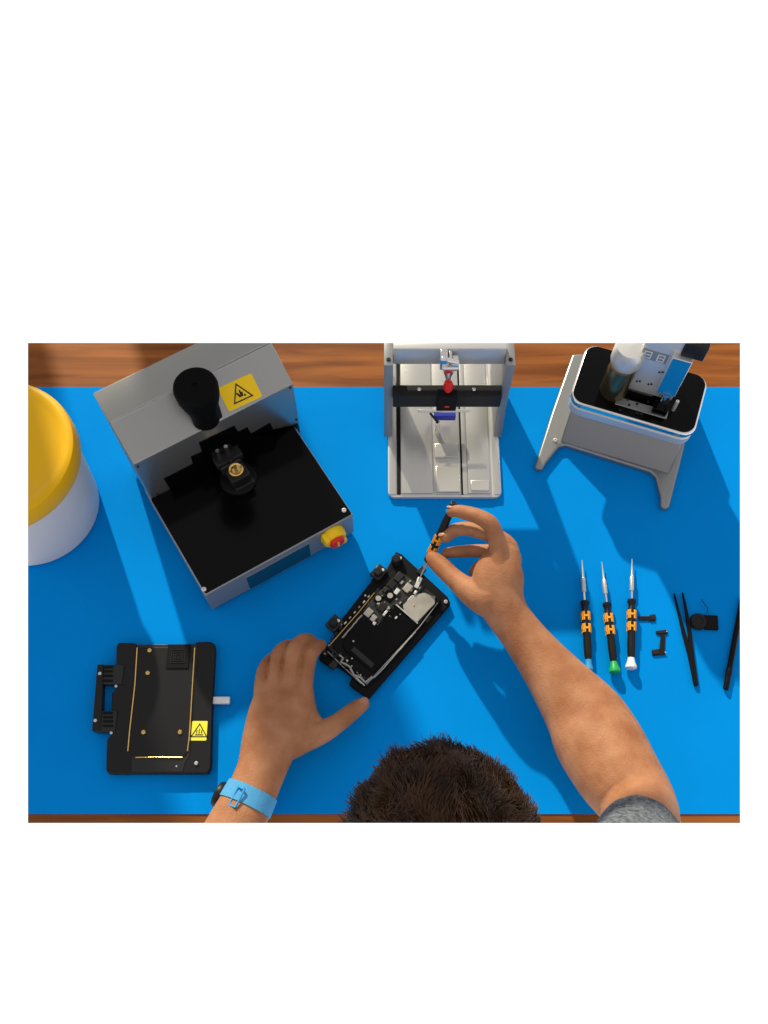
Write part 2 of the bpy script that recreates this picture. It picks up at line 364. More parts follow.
# film covered block on the lower right of the tower
fq = [A.wall(px, py, yt-.010) for px, py in ((676, 359), (692, 364.5), (674, 398.5), (656.5, 392))]
fx0, fx1, fz0, fz1 = fq[3].x, fq[1].x-.001, fq[3].z, fq[1].z
MB().box((fx0-.001, yt-.009, fz0-.002), (fx1+.001, yt+.001, fz1+.001)).build('side_block', 'bright', R, .0012)
MB().box((fx0+.0005, yt-.010, fz0+.0005), (fx1, yt-.009, fz1)).build('blue_film', 'film', R, props={'label': 'blue protective film'})
MB().box((bR.x-.020, yt-.004, fz1+.002), (bR.x+.010, yt+.05, .25)).build('black_cover', 'black', R, .002)
# seven segment digits 88
w1 = A.wall(648, 354, yt); w2 = A.wall(661, 358, yt); dg = MB(); mxt = Matrix(((1, 0, 0, 0), (0, 0, -1, yt), (0, 1, 0, 0), (0, 0, 0, 1)))
for wc in (w1, w2):
    hw, hh, t = .0050, .0070, .0014
    for (a, b, c_, d_) in ((-hw, hh-t, hw, hh), (-hw, -t/2, hw, t/2), (-hw, -hh, hw, -hh+t), (-hw, t, -hw+t, hh-t), (hw-t, t, hw, hh-t), (-hw, -hh+t, -hw+t, -t), (hw-t, -hh+t, hw, -t)):
        dg.prism([(wc.x+a, wc.z+b), (wc.x+c_, wc.z+b), (wc.x+c_, wc.z+d_), (wc.x+a, wc.z+d_)], .0009, .0013, mxt)
dpn = MB().prism(rrect(w1.x-.0085, w1.z-.0095, w2.x+.0085, w1.z+.0095, .001), 0, .0009, mxt).build('display_panel', 'housing', R, smooth=False)
dg.build('display_digits', 'white', dpn, smooth=False, props={'label': 'two white eights'})
for px, py in ((638, 365.5), (661, 372), (638.5, 381), (650, 384)):
    q = A.wall(px, py, yt)
    for s_ in (-1, 1):
        MB().cyl((q.x+s_*.0018, yt+.001, q.z+s_*.001), (q.x+s_*.0018, yt-.0012, q.z+s_*.001), .0014, n=12).build('button', 'ink', R)
# plate with screws in front of the tower
pa = A.l(618, 396, ZT); pb = A.l(663, 420, ZT)
MB().box((pa.x-.001, pb.y+.002, ZT), (pb.x+.004, pa.y-.002, ZT+.0022)).build('clamp_plate', 'pewter', R, .0008)
for px, py in ((624, 397), (629, 405), (637, 404), (648, 402), (620, 410), (637, 413), (641, 414), (628, 399.5)):
    screw(R, A.l(px, py, ZT+.0022), .0018, 'ink')
q = A.l(659, 412, ZT)
MB().box((q.x-.011, q.y-.006, ZT+.002), (q.x+.010, q.y+.009, ZT+.013)).build('nozzle_block', 'gloss', R, .001)
MB().cyl((q.x, q.y+.006, ZT+.012), (q.x, q.y+.006, fz0), .006, .0065).build('nozzle', 'chrome', R)
MB().cyl((q.x+.018, q.y+.010, ZT), (q.x+.018, q.y+.010, ZT+.022), .0025, n=14).build('pin', 'bright', R)
# cylinder with white cap left of the tower
q = A.l(612, 394, ZT)
MB().lathe([(0, 0), (.0185, 0), (.0195, .003), (.0185, .030), (.0195, .050), (.0180, .062), (0, .062)], (q.x, q.y+.006, ZT), n=48).build('heating_cup', 'amber', R, props={'label': 'smoked brass coloured cup'})
MB().lathe([(0, 0), (.018, 0), (.0215, .010), (.0215, .03), (.019, .038), (0, .040)], (q.x+.001, q.y+.010, ZT+.060), n=48).build('cup_cap', 'bright', R)

# ------------------------------------------------------------------ phone holder at lower left
o = P(106, 773)
A = Frame('phone_holder', 'black phone holder plate with gold lines, lying empty beside the left hand', 'holder', (o.x, o.y, 0)); R = A.root
Z = .013
def zz(x, y): return A.l(85+x/4.8, 630+y/4.8, Z)
def poly_px(pts, z=None):
    return [tuple(A.l(85+x/4.8, 630+y/4.8, Z if z is None else z)[:2]) for x, y in pts]
out = poly_px([(112, 690), (100, 672), (104, 530), (112, 515), (126, 505), (128, 300), (146, 288), (150, 75), (162, 60), (240, 62), (250, 70), (525, 66), (540, 56), (605, 56), (622, 68), (625, 100), (612, 350), (604, 660), (590, 688)])
MB().prism(out[::-1], .002, Z).build('body', 'black', R, .0015)
MB().prism(poly_px([(225, 682), (225, 640), (250, 70), (540, 70), (505, 600), (480, 640), (470, 682)])[::-1], Z-.001, Z+.0008).build('inner_plate', 'anod', R, .0006)
inn = poly_px([(212, 560), (216, 590), (235, 612), (460, 614), (485, 600), (497, 575), (505, 480), (528, 85), (256, 85), (232, 350)])
MB().prism(inn[::-1], Z+.0005, Z+.002).build('phone_bed', 'black', R, .0006)
for seq in ([(251, 85), (240, 260), (230, 350), (215, 480), (206, 582)], [(243, 612), (340, 610), (466, 612)], [(527, 85), (517, 250), (508, 400), (500, 520), (492, 582)]):
    MB().tube([A.l(85+x/4.8, 630+y/4.8, Z+.002) for x, y in seq], .0009, 8).build('gold_line', 'gold', R, props={'label': 'thin gold line'})
q0 = zz(390, 188); q1 = zz(508, 72)
pad = MB().box((q0.x, q0.y, Z+.0015), (q1.x, q1.y, Z+.0035)).build('square_pad', 'matt', R, .0005)
cx, cy = (q0.x+q1.x)/2, (q0.y+q1.y)/2
for k in (.0095, .0065, .0035):
    rg = MB(); t = .0007
    rg.box((cx-k, cy-k, Z+.0035), (cx+k, cy-k+t, Z+.0042)); rg.box((cx-k, cy+k-t, Z+.0035), (cx+k, cy+k, Z+.0042))
    rg.box((cx-k, cy-k+t, Z+.0035), (cx-k+t, cy+k-t, Z+.0042)); rg.box((cx+k-t, cy-k+t, Z+.0035), (cx+k, cy+k-t, Z+.0042))
    rg.build('square_ridge', 'anod', pad, smooth=False)
for x, y in ((312, 100), (303, 208), (283, 492), (458, 492)):
    p_ = zz(x, y); screw(R, (p_.x, p_.y, Z+.0018), .0030, 'gold', name='brass_screw')
for x, y, r_ in ((483, 193, .0015), (535, 640, .0025), (440, 655, .0012)):
    p_ = zz(x, y); screw(R, (p_.x, p_.y, Z+.0007), r_)
p_ = zz(549, 484)
warning_sign(R, Matrix.Translation((p_.x, p_.y, Z+.0002)), .0205, .0262, 'yellow2', False)
a_ = A.l(85+606/4.8, 630+355/4.8, .008); b_ = A.l(85+697/4.8, 630+320/4.8, .008)
MB().box((a_.x-.006, a_.y, .004), (b_.x, b_.y, .0095)).build('release_tab', 'clear', R, .0012, props={'label': 'white release tab'})
h0 = zz(65, 262); h1 = zz(160, 168)
MB().box((h0.x+.003, h0.y, .002), (h1.x+.008, h1.y, Z+.002)).build('hinge_block', 'anod', R, .001)
h2 = zz(40, 490); h3 = zz(135, 390)
MB().box((h2.x+.003, h2.y, .002), (h3.x+.006, h3.y, Z+.002)).build('hinge_block', 'anod', R, .001)
MB().prism(poly_px([(36, 485), (62, 168), (92, 168), (84, 380), (78, 487)])[::-1], .003, Z+.0035).build('hinge_bar', 'black', R, .001)
for x, y in ((75, 212), (53, 437)):
    p_ = zz(x, y); screw(R, (p_.x, p_.y, Z+.003), .0023)
for x, y in ((150, 270), (127, 494)):
    p_ = zz(x, y); screw(R, (p_.x, p_.y, Z+.0005), .0019)
for y in (180, 200, 222, 245, 400, 420, 440, 462):
    s_ = zz(110, y); MB().box((s_.x-.006, s_.y-.0012, Z+.0018), (s_.x+.007, s_.y+.0012, Z+.004)).build('hinge_rib', 'matt', R, .0003)

# ------------------------------------------------------------------ phone on its clamp board
def z6(x, y): return (310+x/5.12, 540+y/5.12)
o = P(*z6(300, 810)); e = P(*z6(722, 325)); ang = math.atan2(e.y-o.y, e.x-o.x)
A = Frame('clamp_board', 'black clamp board with side posts holding the opened phone', 'holder', (o.x, o.y, 0), ang); R = A.root
def q6(x, y, z): return A.l(*z6(x, y), z)
def pp(pts, z): return [tuple(q6(x, y, z)[:2]) for x, y in pts]
ZB = .010
MB().prism(pp([(300, 812), (200, 740), (215, 700), (130, 640), (115, 660), (45, 610), (60, 560), (125, 500), (110, 400), (150, 420), (310, 215), (330, 165), (390, 150), (440, 58), (470, 72), (705, 290), (720, 325), (700, 350)], ZB), .002, ZB).build('board', 'matt', R, .0015)
for (x, y) in ((695, 316),):
    p_ = q6(x, y, ZB+.0005); screw(R, (p_.x, p_.y, ZB), .0028); 
for x, y, w_ in ((125, 425, .0105), (352, 165, .0105), (445, 100, .007)):
    p_ = q6(x, y, .018)
    cl = MB().box((p_.x-w_, p_.y-w_*.8, ZB-.001), (p_.x+w_, p_.y+w_*.8, .020)).build('clamp_post', 'anod', R, .0015)
    MB().lathe([(0, 0), (.006, 0), (.0065, .004), (.005, .0065), (0, .0065)], (p_.x-.002, p_.y, .020), n=20).build('thumb_screw', 'black', cl)
    MB().cyl((p_.x+w_*.5, p_.y-.003, .020), (p_.x+w_*.5, p_.y-.003, .0225), .0022, n=12).build('steel_pin', 'bright', cl)
for x, y in ((80, 570), (120, 640), (570, 160), (600, 400)):
    p_ = q6(x, y, ZB); MB().box((p_.x-.006, p_.y-.005, ZB-.001), (p_.x+.006, p_.y+.005, .013)).build('corner_stop', 'anod', R, .001)
PR = Frame('opened_phone', 'opened smartphone showing battery, circuit board and metal shield', 'phone', (o.x, o.y, ZB), ang); R = PR.root
def qp(x, y, z=.006): return PR.l(*z6(x, y), z)
def ppp(pts, z=.006): return [tuple(qp(x, y, z)[:2]) for x, y in pts]
outer = [(285, 745), (262, 742), (85, 575), (80, 555), (95, 530), (415, 165), (440, 150), (465, 155), (660, 285), (668, 305), (655, 330), (310, 735)]
MB().prism(ppp(outer), .0, .0045).build('phone_frame', 'matt', R, .0008)
# bright rim on the sides of the frame
def rim(seq, r_, nm='frame_edge', mk='shield', z=.0052, wob=0):
    m = MB(); pts = [qp(x, y, z) for x, y in seq]
    pts2 = []
    for a, b in zip(pts, pts[1:]):
        k = max(1, int((b-a).length/.004))
        for i in range(k): pts2.append(a.lerp(b, i/k))
    pts2.append(pts[-1])
    if wob: pts2 = [p+Vector((random.uniform(-wob, wob), random.uniform(-wob, wob), 0)) for p in pts2]
    m.tube(pts2, r_, 6).build(nm, mk, R); 
rim([(290, 738), (330, 695), (560, 445), (655, 320)], .0007)
rim([(262, 735), (150, 630), (90, 570)], .0007, mk='shield')
rim([(280, 745), (250, 718), (215, 680)], .0010, mk='bright')
rim([(100, 540), (250, 370), (330, 270)], .0008, mk='gold')
rim([(440, 330), (552, 428)], .0010, nm='battery_edge', mk='bright', z=.0068)
rim([(165, 500), (205, 455), (265, 385)], .0012, nm='antenna_strip', mk='shield', z=.0062, wob=.0004)
rim([(315, 710), (345, 690), (430, 595), (540, 470)], .0009, nm='side_strip', mk='shield', z=.0062, wob=.0004)
MB().prism(ppp([(325, 680), (175, 560), (165, 520), (300, 375), (345, 430), (430, 335), (548, 432)], .007), .0045, .0068).build('battery', 'gloss', R, .0008, props={'label': 'black battery'})
MB().prism(ppp([(315, 655), (210, 565), (225, 545), (330, 635)], .007), .0068, .0073).build('battery_pull_tab', 'anod', R)
MB().prism(ppp([(300, 375), (270, 365), (300, 320), (460, 160), (650, 290), (560, 425), (430, 330), (348, 425)], .006), .0045, .0060).build('logic_board', 'pcb', R, .0003)
MB().prism(ppp([(545, 425), (482, 365), (475, 330), (520, 285), (585, 270), (640, 290), (640, 325)], .0075), .0060, .0078).build('shield_plate', 'shield', R, .0006, props={'label': 'large bare metal shield plate'})
p_ = qp(533, 335, .0078); screw(R, (p_.x, p_.y, .0078), .0012, 'gold')
comps = [(300, 370, .0062, .0048, 'shield'), (325, 400, .005, .0035, 'shield'), (500, 245, .0065, .0050, 'shield'), (445, 265, .0045, .003, 'bright'), (410, 285, .008, .0065, 'gloss'),
         (350, 300, .006, .005, 'gloss'), (370, 345, .0065, .005, 'black'), (455, 190, .007, .005, 'anod'), (420, 225, .006, .005, 'black'), (560, 245, .0055, .004, 'anod'),
         (385, 375, .0045, .0016, 'bright'), (330, 428, .0025, .002, 'bright'), (400, 350, .003, .002, 'shield'), (480, 310, .0045, .0028, 'anod'), (385, 255, .004, .003, 'anod'), (540, 270, .003, .0018, 'bright'), (470, 215, .003, .002, 'shield'), (350, 325, .002, .002, 'shield')]
for i, (x, y, w_, d_, mk) in enumerate(comps):
    p_ = qp(x, y, .008); h_ = .008 + (i % 4)*.0007
    MB().box((p_.x-w_, p_.y-d_, .0055), (p_.x+w_, p_.y+d_, h_)).build('board_component', mk, R, .0005)
    if mk == 'gloss':
        MB().lathe([(.0030, 0), (.0040, 0), (.0040, .0008), (.0030, .0008)], (p_.x, p_.y, h_), n=24).build('camera_ring', 'shield', R)
# lower flex assembly
rim([(150, 590), (170, 605), (160, 625), (205, 650), (225, 690), (262, 705), (285, 730), (320, 700)], .0016, nm='flex_cable', mk='shield', z=.0072, wob=.0005)
rim([(90, 545), (130, 575), (150, 600)], .0012, nm='flex_cable', mk='pcb', z=.0072, wob=.0005)
for i in range(34):
    t = random.random(); x = 95+t*190+random.uniform(-16, 16); y = 555+t*165+random.uniform(-25, 16)
    p_ = qp(x, y, .006); s_ = random.uniform(.0010, .0026)
    MB().box((p_.x-s_, p_.y-s_*.7, .0040), (p_.x+s_, p_.y+s_*.7, .0068+random.random()*.001), random.uniform(0, .3)).build('small_component', random.choice(['shield', 'anod', 'black', 'bright', 'matt', 'black']), R)
for i in range(44):
    t = random.random(); u = random.random(); x = 310+t*150+u*130+random.uniform(-5, 5); y = 340-t*170+u*90
    if 470 < x < 645 and y > 272: continue
    p_ = qp(x, y, .006); s_ = random.uniform(.0007, .0020)
    MB().box((p_.x-s_, p_.y-s_*.6, .0055), (p_.x+s_, p_.y+s_*.6, .0072+random.random()*.002), random.uniform(0, .2)).build('small_component', random.choice(['shield', 'anod', 'black', 'bright', 'pcb', 'matt', 'gold']), R)
for i in range(9):
    t = i/8; p_ = qp(110+t*190, 505-t*215, .006); s_ = random.uniform(.0010, .0020)
    MB().box((p_.x-s_*1.5, p_.y-s_*.6, .0040), (p_.x+s_*1.5, p_.y+s_*.6, .0070)).build('edge_connector', random.choice(['shield', 'anod', 'bright']), R)
for x, y in ((75, 578), (222, 517), (215, 605), (160, 430), (283, 283), (75, 540)):
    p_ = qp(x, y, .008); screw(R, (p_.x, p_.y, .0068 if x > 100 else .0045), .0012)
p_ = qp(555, 215, .012)      # the loosened bright connector under the driver tip
ct = MB().box((p_.x-.0085, p_.y-.0030, .0078), (p_.x+.0085, p_.y+.0032, .0105), math.radians(18)).build('loose_connector', 'bright', R, .0006, props={'label': 'bright silver connector under the driver tip'})

# ------------------------------------------------------------------ precision screwdrivers
def make_driver(label, capmat, capr, L=.165, group=None, name='precision_screwdriver', rot=0):
    root = bpy.data.objects.new(name, None); COL.objects.link(root); tag(root, label, 'screwdriver', group)
    root.empty_display_size = .02
    k = L/.165; ax = (0, 1, 0)
    MB().lathe([(0, 0), (capr*.75, 0), (capr, .0015), (capr*.98, .005), (capr*.72, .010), (.0045, .016), (0, .016)], axis=ax, n=24).build('rotating_cap', capmat, root)
    h = MB().lathe([(0, .0155), (.0042, .0155), (.0052, .022), (.0056, .035), (.0052, .052), (.0056, .055), (.0056, .086), (.0046, .090), (.0045, .095), (.0062, .098), (.0060, .1015*k if L < .16 else .1015), (.003, .103), (0, .103)], axis=ax, n=16).build('handle', 'black', root)
    g_ = MB()
    for a in range(4):
        rm = Matrix.Rotation(a*PI/2, 4, 'Y')
        for y_ in (.061, .079):
            for sx in (-1, 1):
                b_ = MB(); b_.box((sx*.0030-.0011, y_-.0065, .0042), (sx*.0030+.0011, y_+.0065, .0058))
                bmesh.ops.transform(b_.bm, matrix=rm, verts=b_.bm.verts); tmp = bpy.data.meshes.new('t'); b_.bm.to_mesh(tmp); b_.bm.free(); g_.bm.from_mesh(tmp); bpy.data.meshes.remove(tmp)
            b_ = MB(); b_.box((-.0030, y_-.0016, .0046), (.0030, y_+.0016, .0061))
            bmesh.ops.transform(b_.bm, matrix=rm, verts=b_.bm.verts); tmp = bpy.data.meshes.new('t'); b_.bm.to_mesh(tmp); b_.bm.free(); g_.bm.from_mesh(tmp); bpy.data.meshes.remove(tmp)
    g_.build('grip_marking', 'orange', h, .0003, props={'label': 'orange grip marks'})
    e = L-.165
    MB().lathe([(0, .102), (.0018, .102), (.0018, .1165+e), (0, .1165+e)], axis=ax, n=12).build('shaft', 'chrome', root)
    MB().lathe([(0, .1155+e), (.0031, .1155+e), (.0033, .118+e), (.0033, .136+e), (.0022, .1385+e), (.0018, .140+e), (.0009, .158+e), (.0006, .165+e), (0, .165+e)], axis=ax, n=16).build('blade', 'steel', root)
    return root
def lay(root, a, b, z=.0081):
    a = P(*a, z); b = P(*b, z); a.z = b.z = z
    root.location = a; root.rotation_euler = (0, 0, math.atan2(b.y-a.y, b.x-a.x)-PI/2)
GR = None
lay(make_driver('precision screwdriver with sky blue cap beside the forearm, leftmost of three', 'cyan', .0060), (589, 671), (582, 560))
lay(make_driver('precision screwdriver with green cap, between two others', 'green', .0080), (615, 673), (601.5, 560))
lay(make_driver('precision screwdriver with clear white cap beside small black flex cable', 'clear', .0078), (631, 669), (632, 561))
hd = make_driver('black and orange precision screwdriver held upright in the right hand', 'black', .0058, L=.135, name='held_screwdriver')
tip = P(418.5, 581, ZB+.0095); top = P(451.5, 509.5, .118)
dv = (tip-top).normalized(); hd.rotation_mode = 'QUATERNION'; hd.rotation_quaternion = dv.to_track_quat('Y', 'Z'); hd.location = tip - dv*.135
hd.rotation_quaternion = dv.to_track_quat('Y', 'Z')

# ------------------------------------------------------------------ small black things at right
def z8(x, y): return (570+x/4.389, 545+y/4.389)
def flat(name, polys, z0, z1, label, cat, mk='black', bevel=.0004):
    c0 = P(*z8(*polys[0][0])); root = bpy.data.objects.new(name, None); COL.objects.link(root); root.location = (c0.x, c0.y, 0)
    tag(root, label, cat); return root, lambda pts, z=.002: [((P(*z8(*p), z)-c0).x, (P(*z8(*p), z)-c0).y) for p in pts], c0
r1, f1, c0 = flat('flex_cable', [[(300, 320)]], 0, 0, 'small black flat flex cable touching the clear capped screwdriver', 'cable')
MB().prism(f1([(302, 330), (302, 312), (350, 312), (350, 306), (376, 304), (376, 334), (352, 336), (350, 330)])[::-1], 0, .0022).build('ribbon', 'black', r1, .0004)
MB().prism(f1([(356, 328), (356, 310), (372, 310), (372, 328)])[::-1], .0018, .0032).build('connector', 'anod', r1, .0003)
r1, f1, c0 = flat('flex_cable', [[(405, 420)]], 0, 0, 'small black z-shaped flex cable lying left of the tweezers', 'cable')
MB().prism(f1([(392, 455), (400, 395), (378, 390), (378, 376), (428, 372), (430, 388), (418, 394), (416, 470), (420, 482), (362, 486), (360, 460)])[::-1], 0, .0022).build('ribbon', 'black', r1, .0004)
MB().prism(f1([(366, 480), (366, 462), (388, 460), (390, 478)])[::-1], .0018, .0034).build('connector', 'anod', r1, .0003)
MB().prism(f1([(384, 388), (384, 378), (422, 376), (422, 386)])[::-1], .0018, .0030).build('connector', 'anod', r1, .0003)
for x, y in ((418, 472), (424, 380)):
    q = f1([(x, y)])[0]; screw(r1, (q[0], q[1], .0026), .0010, 'bright')
# tweezers
r1, f1, c0 = flat('tweezers', [[(555, 615)]], 0, 0, 'black pointed tweezers lying open beside the small round camera part', 'tweezers')
def arm(seq, ws, z0=.0012):
    m = MB(); pts = [P(*z8(x, y), .004)-c0 for x, y in seq]; rings = []
    for i, (p, w) in enumerate(zip(pts, ws)):
        d = (pts[min(i+1, len(pts)-1)]-pts[max(i-1, 0)]); d.z = 0; d.normalize(); s = Vector((-d.y, d.x, 0))
        rings.append([Vector((p.x, p.y, z0))-s*w, Vector((p.x, p.y, z0))+s*w, Vector((p.x, p.y, z0+.004))+s*w, Vector((p.x, p.y, z0+.004))-s*w])
    return m.ring_loft(rings)
arm([(458, 212), (475, 285), (500, 385), (528, 490), (552, 618)], [.0007, .0016, .0026, .0028, .0022]).build('arm', 'matt', r1, .0006)
arm([(494, 208), (507, 270), (522, 360), (537, 490), (556, 618)], [.0007, .0016, .0026, .0028, .0022], .0014).build('arm', 'matt', r1, .0006)
# camera part
r1, f1, c0 = flat('camera_module', [[(560, 340)]], 0, 0, 'small black round camera part with square plug beside the tweezers', 'phone part')
MB().lathe([(0, 0), (.0118, 0), (.0122, .004), (.0105, .0065), (.0060, .0068), (.0055, .0060), (0, .0060)], (0, 0, 0), n=32).build('lens_housing', 'black', r1)
MB().prism(f1([(592, 372), (585, 308), (646, 312), (650, 374)])[::-1], 0, .0050).build('plug', 'matt', r1, .0008)
MB().tube([P(*z8(x, y), .004)-c0 for x, y in ((600, 300), (606, 280), (590, 258), (577, 238))], .0005, 6).build('wire', 'matt', r1)
# pen
a = P(*z8(683, 634), .004); b = P(*z8(775, 140), .004)
ax = (b-a); pn = bpy.data.objects.new('spudger', None); COL.objects.link(pn); pn.location = a
tag(pn, 'long black rod shaped pry tool at the right edge', 'tool')
MB().lathe([(0, 0), (.0033, .0004), (.0038, .002), (.0038, .150), (.002, .162), (0, .165)], (0, 0, 0), ax, 20).build('rod', 'matt', pn)
MB().lathe([(.0039, .020), (.0042, .021), (.0042, .030), (.0039, .031)], (0, 0, 0), ax, 20).build('grip_ring', 'matt', pn)

# ------------------------------------------------------------------ the person
def loft(m, pts, n=28, up=Vector((0, 0, 1)), sub=4):
    """pts: (px, py, z, side radius mm, up radius mm) -> smooth elliptical limb with rounded ends"""
    raw = [(P(p[0], p[1], p[2]), p[3]/1000, (p[4] if len(p) > 4 else p[3])/1000) for p in pts]
    def cr(a, b, c_, d_, t): return .5*((2*b)+(c_-a)*t+(2*a-5*b+4*c_-d_)*t*t+(3*b-a-3*c_+d_)*t**3)
    seq = []
    for i in range(len(raw)-1):
        g_ = [raw[max(i-1, 0)], raw[i], raw[i+1], raw[min(i+2, len(raw)-1)]]
        for k in range(sub):
            t = k/sub; seq.append(tuple(cr(g_[0][j], g_[1][j], g_[2][j], g_[3][j], t) for j in range(3)))
    seq.append(raw[-1])
    def frame(d):
        s_ = d.cross(up); s_ = s_.normalized() if s_.length > .05 else Vector((1, 0, 0)); return s_, s_.cross(d).normalized()
    rings = []; N_ = len(seq)
    for i, (p, ra, rb) in enumerate(seq):
        d = (seq[min(i+1, N_-1)][0]-seq[max(i-1, 0)][0]).normalized(); s_, u_ = frame(d)
        R_ = lambda p, ra, rb: [p + s_*ra*math.cos(2*PI*k/n) + u_*rb*math.sin(2*PI*k/n) for k in range(n)]
        if i == 0:
            for a in (80, 55, 30): c_ = math.cos(math.radians(a)); rings.append(R_(p-d*rb*math.sin(math.radians(a)), ra*c_, rb*c_))
        rings.append(R_(p, ra, rb))
        if i == N_-1:
            for a in (30, 55, 80): c_ = math.cos(math.radians(a)); rings.append(R_(p+d*rb*math.sin(math.radians(a)), ra*c_, rb*c_))
    return m.ring_loft(rings)
person = bpy.data.objects.new('person', None); COL.objects.link(person)
person.location = (P(441, 845, .4).x, P(441, 845, .4).y-.15, 0)
tag(person, 'brown haired person in grey t-shirt bending over the phone with a screwdriver', 'person')
pinv = Matrix.Translation(person.location).inverted()
SHL = Vector((-.17, P(441, 960, .3).y-.02, .30)); SHR = Vector((.24, SHL.y, .30))
HC = P(441, 863, .40)                                                # head centre
def W(p):                                                            # world -> tuple for loft by pixel identity
    return p
body = MB()
# left forearm, palm
LF = [(186, 950, .06, 47, 44), (212, 880, .055, 43, 38), (236, 825, .048, 36, 29), (252, 792, .044, 32, 24), (262, 768, .043, 32, 22), (270, 742, .045, 37, 21), (279, 714, .050, 40, 19), (286, 695, .053, 38, 16), (288, 686, .053, 34, 13)]
loft(body, LF)
LI = [(300, 705, .048, 13, 12), (304, 688, .055, 11.5, 11.5), (307, 669, .060, 10.2), (310, 655, .060, 10.6), (316, 648, .044, 9.5), (320.5, 645, .024, 8.5)]
LM = [(287, 702, .050, 12), (289, 684, .060, 11, 11.5), (291.5, 664, .068, 9.8), (295, 648, .070, 10.2), (304, 640, .056, 9.4), (311, 641, .038, 8.6)]
LR = [(274, 704, .048, 12), (275, 686, .056, 10.5, 11), (276, 666, .062, 9.2), (279, 653, .063, 9.6), (288, 646, .048, 8.8), (296, 646, .032, 8)]
LP = [(262, 710, .042, 11), (261, 695, .049, 10, 10), (261.5, 679, .052, 8.6), (265, 667, .052, 8.8), (273, 658, .036, 8.2), (280, 656, .022, 7.5)]
LT = [(280, 752, .036, 17), (300, 740, .036, 19), (322, 732, .035, 15.5), (336, 724, .034, 13), (348, 715, .031, 12), (357, 708, .028, 11), (363, 704, .025, 9.2)]
for s_ in (LI, LM, LR, LP, LT): loft(body, s_, 18)
loft(body, [(290, 735, .042, 22, 14), (302, 715, .043, 20, 13), (305, 698, .047, 13, 10)], 18)
loft(body, [(316, 727, .036, 13, 9), (306, 706, .044, 9, 8)], 14)
# knuckle hints
for px, py, z in ((306, 687, .060), (291, 682, .064), (276, 684, .061), (262, 694, .052)):
    body.sphere(P(px, py, z), .0085, (1, 1, .7), 14)
# right arm
RF = [(642, 838, .16, 42, 46), (638, 806, .115, 45, 48), (617, 773, .095, 52, 48), (599, 742, .082, 55, 47), (585, 716, .074, 51, 42), (560, 683, .072, 40, 34), (535, 651, .074, 31.5, 27), (515, 625, .080, 28.5, 24), (504, 608, .086, 30, 25), (498, 590, .093, 34, 25), (499, 572, .100, 33, 24), (503, 556, .104, 24, 20)]
loft(body, RF)
RI = [(498, 572, .108, 14), (499, 552, .118, 13), (495, 534, .130, 11.3), (489, 523, .137, 11.3), (478, 516.5, .136, 10.2), (466, 513, .130, 9.8), (456, 511, .124, 8.4), (452, 512, .121, 7.6)]
RM = [(506, 568, .098, 13), (510, 550, .106, 12.5), (500, 538, .110, 10.5), (485, 533, .108, 10.2), (470, 529, .102, 9.8), (455, 530, .094, 9.2), (446, 537, .088, 8.2)]
RR = [(510, 572, .088, 12), (513, 557, .090, 11.5), (502, 551, .082, 10), (488, 551, .077, 9.4), (472, 551, .074, 9), (456, 552, .070, 8.2), (447, 553, .066, 7.5)]
RP_ = [(510, 582, .080, 11), (512, 569, .078, 10.5), (502, 564, .068, 9.2), (490, 563, .062, 8.8), (480, 566, .062, 8.4), (474, 572, .066, 7.5)]
RT = [(500, 607, .088, 18), (486, 601, .090, 21), (471, 592, .087, 18), (460, 583.5, .082, 14.5), (450, 575, .077, 13), (442, 567, .071, 13), (435, 560.5, .066, 11.8), (432.5, 558, .064, 10)]
for s_ in (RI, RM, RR, RP_, RT): loft(body, s_, 18)
loft(body, [(490, 598, .096, 20, 18), (488, 582, .098, 18, 15), (494, 566, .106, 14, 12)], 18)
# upper arms, shoulders, neck, head, chest (out of the photo's view below its lower edge)
def wloft(pts):                                                       # world points
    rings = []
    raw = [(Vector(p[0]), p[1], p[2]) for p in pts]
    for i, (p, ra, rb) in enumerate(raw):
        d = (raw[min(i+1, len(raw)-1)][0]-raw[max(i-1, 0)][0]).normalized(); s_ = d.cross(Vector((0, 0, 1)))
        s_ = s_.normalized() if s_.length > .05 else Vector((1, 0, 0)); u_ = s_.cross(d).normalized()
        rings.append([p+s_*ra*math.cos(2*PI*k/24)+u_*rb*math.sin(2*PI*k/24) for k in range(24)])
    body.ring_loft(rings)
LE = P(186, 950, .06); RE = P(640, 828, .140)
wloft([(LE, .046, .045), (LE.lerp(SHL, .5), .052, .052), (SHL, .058, .06)])
wloft([(RE, .042, .045), (RE.lerp(SHR, .5), .054, .054), (SHR, .06, .06)])
TC = Vector(((SHL.x+SHR.x)/2, SHL.y-.03, .28))
wloft([(SHL, .058, .055), (TC, .085, .075), (SHR, .058, .055)])
wloft([((TC.x, TC.y-.02, .02), .12, .16), ((TC.x, TC.y, .2), .11, .17), ((TC.x, TC.y, .30), .08, .12)])
wloft([((TC.x, TC.y+.01, .28), .055, .055), (HC+Vector((0, -.05, -.07)), .052, .055), (HC+Vector((0, -.02, -.02)), .05, .05)])
